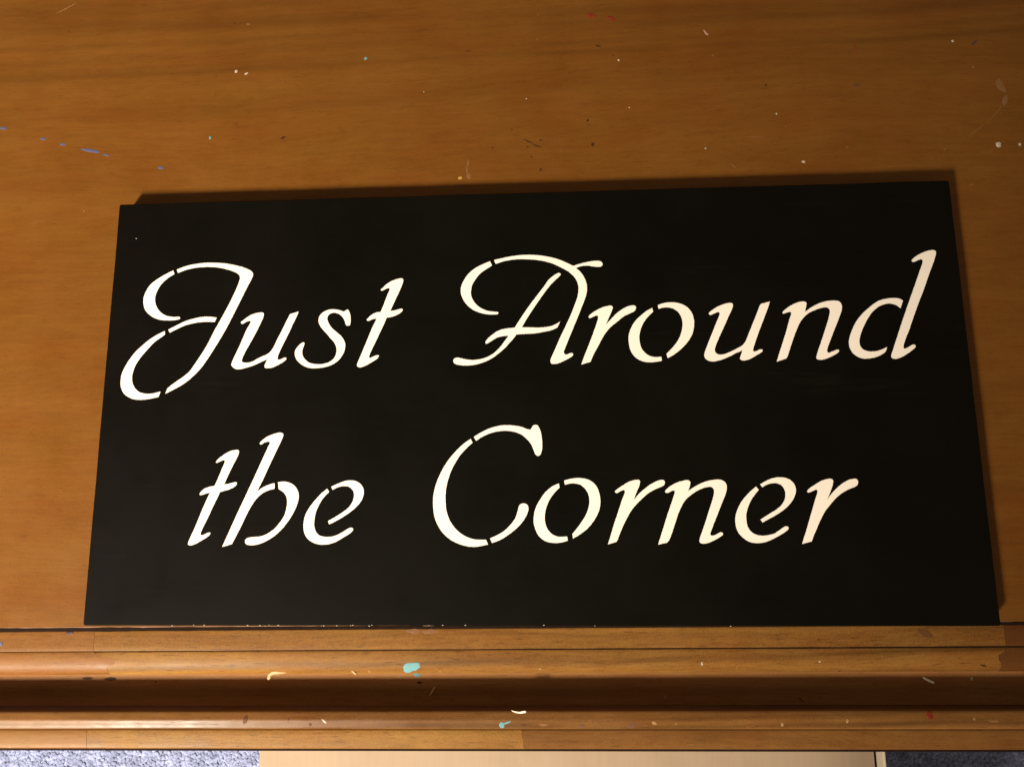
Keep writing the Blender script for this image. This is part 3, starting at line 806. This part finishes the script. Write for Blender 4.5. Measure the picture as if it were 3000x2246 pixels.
M['shave'] = plain('pine_shaving', (0.36, 0.23, 0.10), 0.6)
M['flake'] = plain('white_flake', (0.72, 0.66, 0.56), 0.6)
shaving(131, -30.0, [(-7.5, -3.4, 0.1), (-6.6, -4.4, 0), (-5.6, -3.6, 0), (-5.6, -1.6, 0.2), (-3.6, -0.9, 0.4), (0, -1.0, 0.6), (3.4, -0.6, 0.7), (6.6, 0.6, 0.4), (5.8, 1.2, 0.5), (2.5, 1.2, 0.8), (-1.0, 1.7, 1.2), (-4.2, 1.2, 0.9), (-6.8, -0.5, 0.4)],
        0.35, M['shave'], 'curled pale wood shaving on the moulding left of the turquoise paint', 'wood_shaving', 'shaving', 0.2)
shaving(236.2, -46.1, [(-2.6, -3.2, 0.1), (-1.9, -3.4, 0.1), (0.2, -0.6, 0.5), (2.2, 2.4, 0.8), (1.4, 3.2, 0.8), (-0.6, 0.4, 0.5)],
        0.4, M['shave'], 'thin tan wood splinter in the groove just right of the turquoise paint', 'wood_splinter', 'splinter', 0.1)
shaving(184.3, -29.2, [(-2.0, 0.6, 0.2), (-0.6, 1.1, 0.3), (1.2, -0.2, 0.3), (2.0, -1.6, 0.1), (0.8, -1.5, 0.1), (-0.6, 0.0, 0.2)],
        0.35, M['shave'], 'small pale wood chip on the moulding left of the turquoise paint', 'wood_chip', 'chip', 0.1)
shaving(297.6, -53.9, [(-5.0, 0.8, 0.1), (-3.0, 0.3, 0.1), (0.5, -0.2, 0.2), (4.0, 0.5, 0.3), (5.2, 0.3, 0.2), (5.1, -0.8, 0.1), (1.5, -1.3, 0.1), (-2.0, -0.9, 0.1), (-4.2, 0.0, 0.1)],
        0.4, M['flake'], 'thin white paint flake on the inner rim of the lower rail', 'paint_flake', 'flake', 0.6)
shaving(576.8, -39.7, [(-4.0, 2.0, 0.1), (-2.6, 2.1, 0.3), (0.6, 0.6, 0.6), (3.6, -0.8, 0.4), (4.0, -1.9, 0.2), (2.8, -2.1, 0.1), (-0.4, -0.8, 0.3), (-3.2, 0.9, 0.2)],
        0.45, M['flake'], 'white paint flake in the dark groove near the right end', 'paint_flake', 'flake', 0.1)

# ------------------------------------------------------------------ floor: carpet with short pile
FZ = -0.72
m, nt, b = new_mat('blue_grey_carpet')
tc = N(nt, 'ShaderNodeTexCoord').outputs['Object']
f = noise(nt, mapping(nt, tc, (0.7, 1.3, 0.3), rot=(0, 0, 0.5)), 95.0, 4.0, 0.7)
f2 = noise(nt, tc, 18.0, 3.0, 0.6)
c = ramp(nt, f, [(0.34, (0.085, 0.098, 0.165)), (0.48, (0.135, 0.155, 0.265)), (0.64, (0.235, 0.265, 0.44))])
c = mixc(nt, maprange(nt, f2, 0.35, 0.65, 0.0, 0.25), c, (0.13,0.145,0.22))
nt.links.new(c, b.inputs['Base Color'])
b.inputs['Roughness'].default_value = 0.95
b.inputs['Specular IOR Level'].default_value = 0.1
M['carpet'] = m
floor = link('carpet_floor', mesh_from('carpet_floor', [(-1.6, -1.6, FZ + .0009), (2.2, -1.6, FZ + .0009), (2.2, 1.0, FZ + .0009), (-1.6, 1.0, FZ + .0009)], [(0, 1, 2, 3)]), M['carpet'])
tag(floor, kind='structure')
rnd = random.Random(4)
verts, faces = [], []
x = -0.95
while x < 1.5:
    y = -0.56
    while y < -0.22:
        cx, cy = x + rnd.uniform(-.0022, .0022), y + rnd.uniform(-.0022, .0022)
        r = rnd.uniform(.0042, .0056)
        hgt = rnd.uniform(.0012, .0024)
        a = rnd.random() * 6.28
        lx, ly = rnd.uniform(-.002, .002), rnd.uniform(-.002, .002)
        i0 = len(verts)
        for k in range(4):
            t = a + k * math.pi / 2
            verts.append((cx + r * math.cos(t), cy + r * math.sin(t), FZ))
        for k in range(4):
            t = a + k * math.pi / 2 + 0.4
            verts.append((cx + lx + r * .8 * math.cos(t), cy + ly + r * .8 * math.sin(t), FZ + hgt * .8))
        verts.append((cx + lx * 1.3, cy + ly * 1.3, FZ + hgt))
        for k in range(4):
            k2 = (k + 1) % 4
            faces.append((i0 + k, i0 + k2, i0 + 4 + k2, i0 + 4 + k))
            faces.append((i0 + 4 + k, i0 + 4 + k2, i0 + 8))
        y += 0.0047
    x += 0.0047
pile = link('carpet_pile', mesh_from('carpet_pile', verts, faces, True), M['carpet'], floor)
tag(pile, kind='stuff')

# ------------------------------------------------------------------ cardboard box on the carpet, partly under the table
m, nt, b = new_mat('kraft_cardboard')
tc = N(nt, 'ShaderNodeTexCoord').outputs['Object']
f = noise(nt, mapping(nt, tc, (260, 5, 5)), 1.0, 3.0, 0.6)
f2 = noise(nt, tc, 25.0, 4.0, 0.6)
c = mixc(nt, f, (0.222, 0.156, 0.104), (0.265, 0.190, 0.130))
c = mixc(nt, maprange(nt, f2, 0.4, 0.7, 0.0, 0.3), c, (0.19, 0.125, 0.075))
nt.links.new(c, b.inputs['Base Color'])
b.inputs['Roughness'].default_value = 0.8
M['card'] = m
M['card_edge'] = plain('torn_card_rim', (0.33, 0.28, 0.21), 0.8)
boxz = -0.30
bx0, bx1, by0, by1 = 0.002, 0.669, -0.95, -0.02  # height and unseen forward length chosen so its shadow darkens the carpet at right
carton = empty('cardboard_carton', ((bx0 + bx1) / 2, (by0 + by1) / 2, FZ))
tag(carton, 'large tan cardboard carton standing on the carpet below the table edge', 'carton')


def carton_part(name, x0, x1, y0, y1, z0, z1, mat, bev=0.001):
    o = link(name, box_mesh(name, x0, x1, y0, y1, z0, z1, bevel=bev), mat, carton)
    o.matrix_parent_inverse = Matrix.Translation(-carton.location)
    return o


T = 0.004
carton_part('side_wall', bx0, bx0 + T, by0, by1, FZ + 0.0085, boxz - 0.0045, M['card'])
carton_part('side_wall', bx1 - 0.0028, bx1, by0, by1, FZ + 0.0085, boxz + 0.0015, M['card_edge'])
carton_part('front_wall', bx0 + T + .0003, bx1 - T - .0003, by0, by0 + T, FZ + 0.0085, boxz - 0.0045, M['card'])
carton_part('back_wall', bx0 + T + .0003, bx1 - T - .0003, by1 - T, by1, FZ + 0.0085, boxz - 0.0045, M['card'])
# top flap: one sheet that sags towards the right-hand rim
nx, ny = 40, 6
verts, faces = [], []
for lay in (0, 1):
    for i in range(nx + 1):
        for j in range(ny + 1):
            u = i / nx
            xx = bx0 + (bx1 - T - 0.003 - bx0) * u
            yy = by0 + (by1 - by0) * j / ny
            sag = -0.012 * max(0.0, (u - 0.90) / 0.10) ** 2 - 0.0015 * math.sin(u * 5)
            verts.append((xx, yy, boxz + sag - (0.0035 if lay else 0)))
K = (nx + 1) * (ny + 1)
for i in range(nx):
    for j in range(ny):
        a = i * (ny + 1) + j
        faces.append((a, a + ny + 1, a + ny + 2, a + 1))
        faces.append((K + a, K + a + 1, K + a + ny + 2, K + a + ny + 1))
o = link('top_flap', mesh_from('top_flap', verts, faces, True), M['card'], carton)
o.matrix_parent_inverse = Matrix.Translation(-carton.location)
